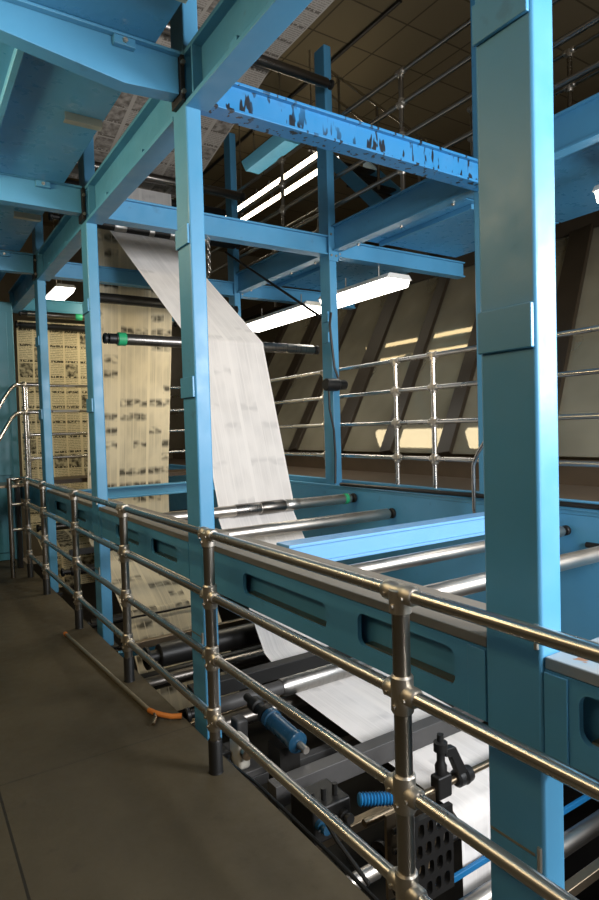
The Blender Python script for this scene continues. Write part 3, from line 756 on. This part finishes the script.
# register clamp on its rod
tag(MB().tube((1.62, 2.05, -.21), (3.44, 2.05, -.21), .017, seg=16).build('clamp_rod', 'bronze'), 'brownish steel rod with a black clamp, over the turning white pit web', 'rod')
t = thing('rod_clamp', 'black clamp bracket gripping the rod above the turning white web', 'clamp', (2.14, 2.05, -.2))
MB().rev((2.19, 2.05, -.21), (2.29, 2.05, -.21), [(0, .032), (.1, .042), (.4, .042), (.5, .032), (.6, .045), (1, .038)], 18).build('hub', 'black', t)
MB().prism([(2.19, -.18), (2.25, -.18), (2.17, -.03), (2.10, -.02), (2.10, -.06), (2.14, -.07)], 'Y', 2.02, 2.06).build('arm', 'black', t, bevel=.006)
MB().rev((2.085, 2.04, -.14), (2.085, 2.04, .05), [(0, .028), (.2, .03), (.3, .02), (.55, .02), (.58, .034), (.8, .034), (.83, .018), (1, .016)], 14).build('screw', 'black', t)
MB().box(2.04, 2.13, 2.01, 2.07, -.25, -.141).build('jaw', 'black', t, bevel=.01)

# black perforated grid with tie rods
t = thing('link_grid', 'black plastic link grid low in the pit, left of the turning white web', 'grid', (1.76, 1.85, -.46))
W0, W1 = 1.62, 1.905
holes = []
for r in range(4):
    for k in range(5):
        x = W0 + .035 + k * .052 + (.012 if r % 2 else 0)
        if x + .017 < W1 - .006: holes.append(rrect(x - .017, x + .017, -.435 + r * .085, -.375 + r * .085, .016, 3))
MB().prism([(W0, -.46), (W1, -.46), (W1, -.10), (W0, -.10)], 'Y', 1.80, 1.825, holes).build('grid_plate', 'rubber', t)
MB().box(W0, W1, 1.90, 1.915, -.46, -.10).build('backing_plate', 'bronze', t)
for r in range(4):
    MB().tube((W0, 1.862, -.40 + r * .085), (W1, 1.862, -.40 + r * .085), .012, seg=10).build('tie_rod', 'black', t)

# blue hose and the mechanism cluster
t = thing('corrugated_hose', 'bright blue corrugated hose stub low behind the railing post', 'hose', (1.62, 1.93, -.05))
prof = []
for i in range(13): prof += [(i / 13, .022), ((i + .5) / 13, .029)]
prof.append((1, .022))
MB().rev((1.53, 1.97, -.03), (1.70, 1.90, -.05), prof, 16).build('tube', 'hose_blue', t)
MB().tube((1.701, 1.90, -.05), (1.76, 1.875, -.057), .034, seg=14).build('cuff', 'black', t)
t = thing('valve_cluster', 'dark valve block with small steel taps left of the blue hose', 'valve block', (1.45, 2.1, -.2))
MB().box(1.36, 1.56, 2.06, 2.24, -.22, -.07).build('block', 'black', t, bevel=.012)
for i, (x, y, mm) in enumerate(((1.39, 2.06, 'motor'), (1.45, 2.06, 'cast'), (1.51, 2.06, 'black'))):
    k = MB().rev((x, y - .001, -.13), (x, y - .06, -.125), [(0, .024), (.4, .024), (.45, .014), (.7, .014), (.75, .022), (1, .020)], 14).build('tap', mm, t)
    MB().tube((x, y + .05, -.069), (x, y + .05, -.02), .012, seg=10).build('nipple', 'black', k)
MB().path([(1.37, 2.1, -.07), (1.36, 2.08, -.01), (1.34, 2.0, .0), (1.33, 1.85, -.06), (1.36, 1.7, -.15)], .009, 8).build('hose', 'rubber', t)
tag(MB().path([(1.29, 2.72, -.12), (1.29, 2.4, -.09), (1.29, 1.8, -.09), (1.30, 1.2, -.12)], .008, 8).build('control_cable', 'rubber'), 'thin black cable running along under the lowest rail', 'cable')

# ------------------------------------------------------------------ light
def area(name, loc, target, sx, sy, power, col):
    l = bpy.data.lights.new(name, 'AREA'); l.shape = 'RECTANGLE'; l.size = sx; l.size_y = sy; l.energy = power; l.color = col
    o = bpy.data.objects.new(name, l); COL.objects.link(o); o.location = loc
    o.rotation_euler = (Vector(target) - Vector(loc)).to_track_quat('-Z', 'Y').to_euler(); return o
area('press_lamp', (4.0, -1.15, 2.3), (2.2, 3.5, 1.5), 1.4, 1.0, 255, (.97, .98, 1.0))
area('press_lamp', (1.75, -1.7, 2.3), (3.4, 3.0, 1.7), 1.2, .8, 165, (.97, .98, 1.0))
area('walkway_lamp', (-1.3, 2.4, 3.0), (1.25, 2.6, 2.5), 4.0, .5, 36, (1.0, .74, .42))
area('deck_lamp', (-.25, 3.9, 3.14), (1.25, 3.9, 2.75), 2.6, .12, 26, (1.0, .80, .46))
area('underside_fill', (1.9, -2.4, .7), (.7, 3.0, 3.3), .5, .6, 26, (.92, .97, 1.0))  # added fill light, low and out of view, brightens deck undersides and brackets
area('rear_web_fill', (2.7, 7.9, 3.1), (1.9, 9.0, 1.8), .2, 1.0, 24, (1.0, .90, .70))  # added fill light without a fixture, brightens the sharply printed web
area('inner_press_lamp', (3.2, 5.8, 2.5), (2.2, 6.7, .2), .2, 1.0, 30, (1.0, .88, .66))
w = bpy.data.worlds.new('hall_air'); S.world = w; w.use_nodes = True
bg = w.node_tree.nodes['Background']; bg.inputs[0].default_value = (1.0, .78, .48, 1); bg.inputs[1].default_value = .06

# ------------------------------------------------------------------ camera
cd = bpy.data.cameras.new('camera'); cam = bpy.data.objects.new('camera', cd); COL.objects.link(cam)
cd.sensor_fit = 'VERTICAL'; cd.sensor_height = 36.0; cd.lens = 36.0 * 609.6 / 900
cd.clip_start = .05; cd.clip_end = 100
r = Matrix(((0.836207, 0.043491, -0.546687), (-0.547642, 0.013344, -0.836606), (-0.02909, 0.998965, 0.034976)))
cam.matrix_world = Matrix.Translation((0, 0, 1.52)) @ r.to_4x4()
S.camera = cam
vs = S.view_settings
vs.view_transform = 'Standard'; vs.look = 'None'; vs.exposure = 0.0; vs.gamma = 1.0; vs.use_curve_mapping = False
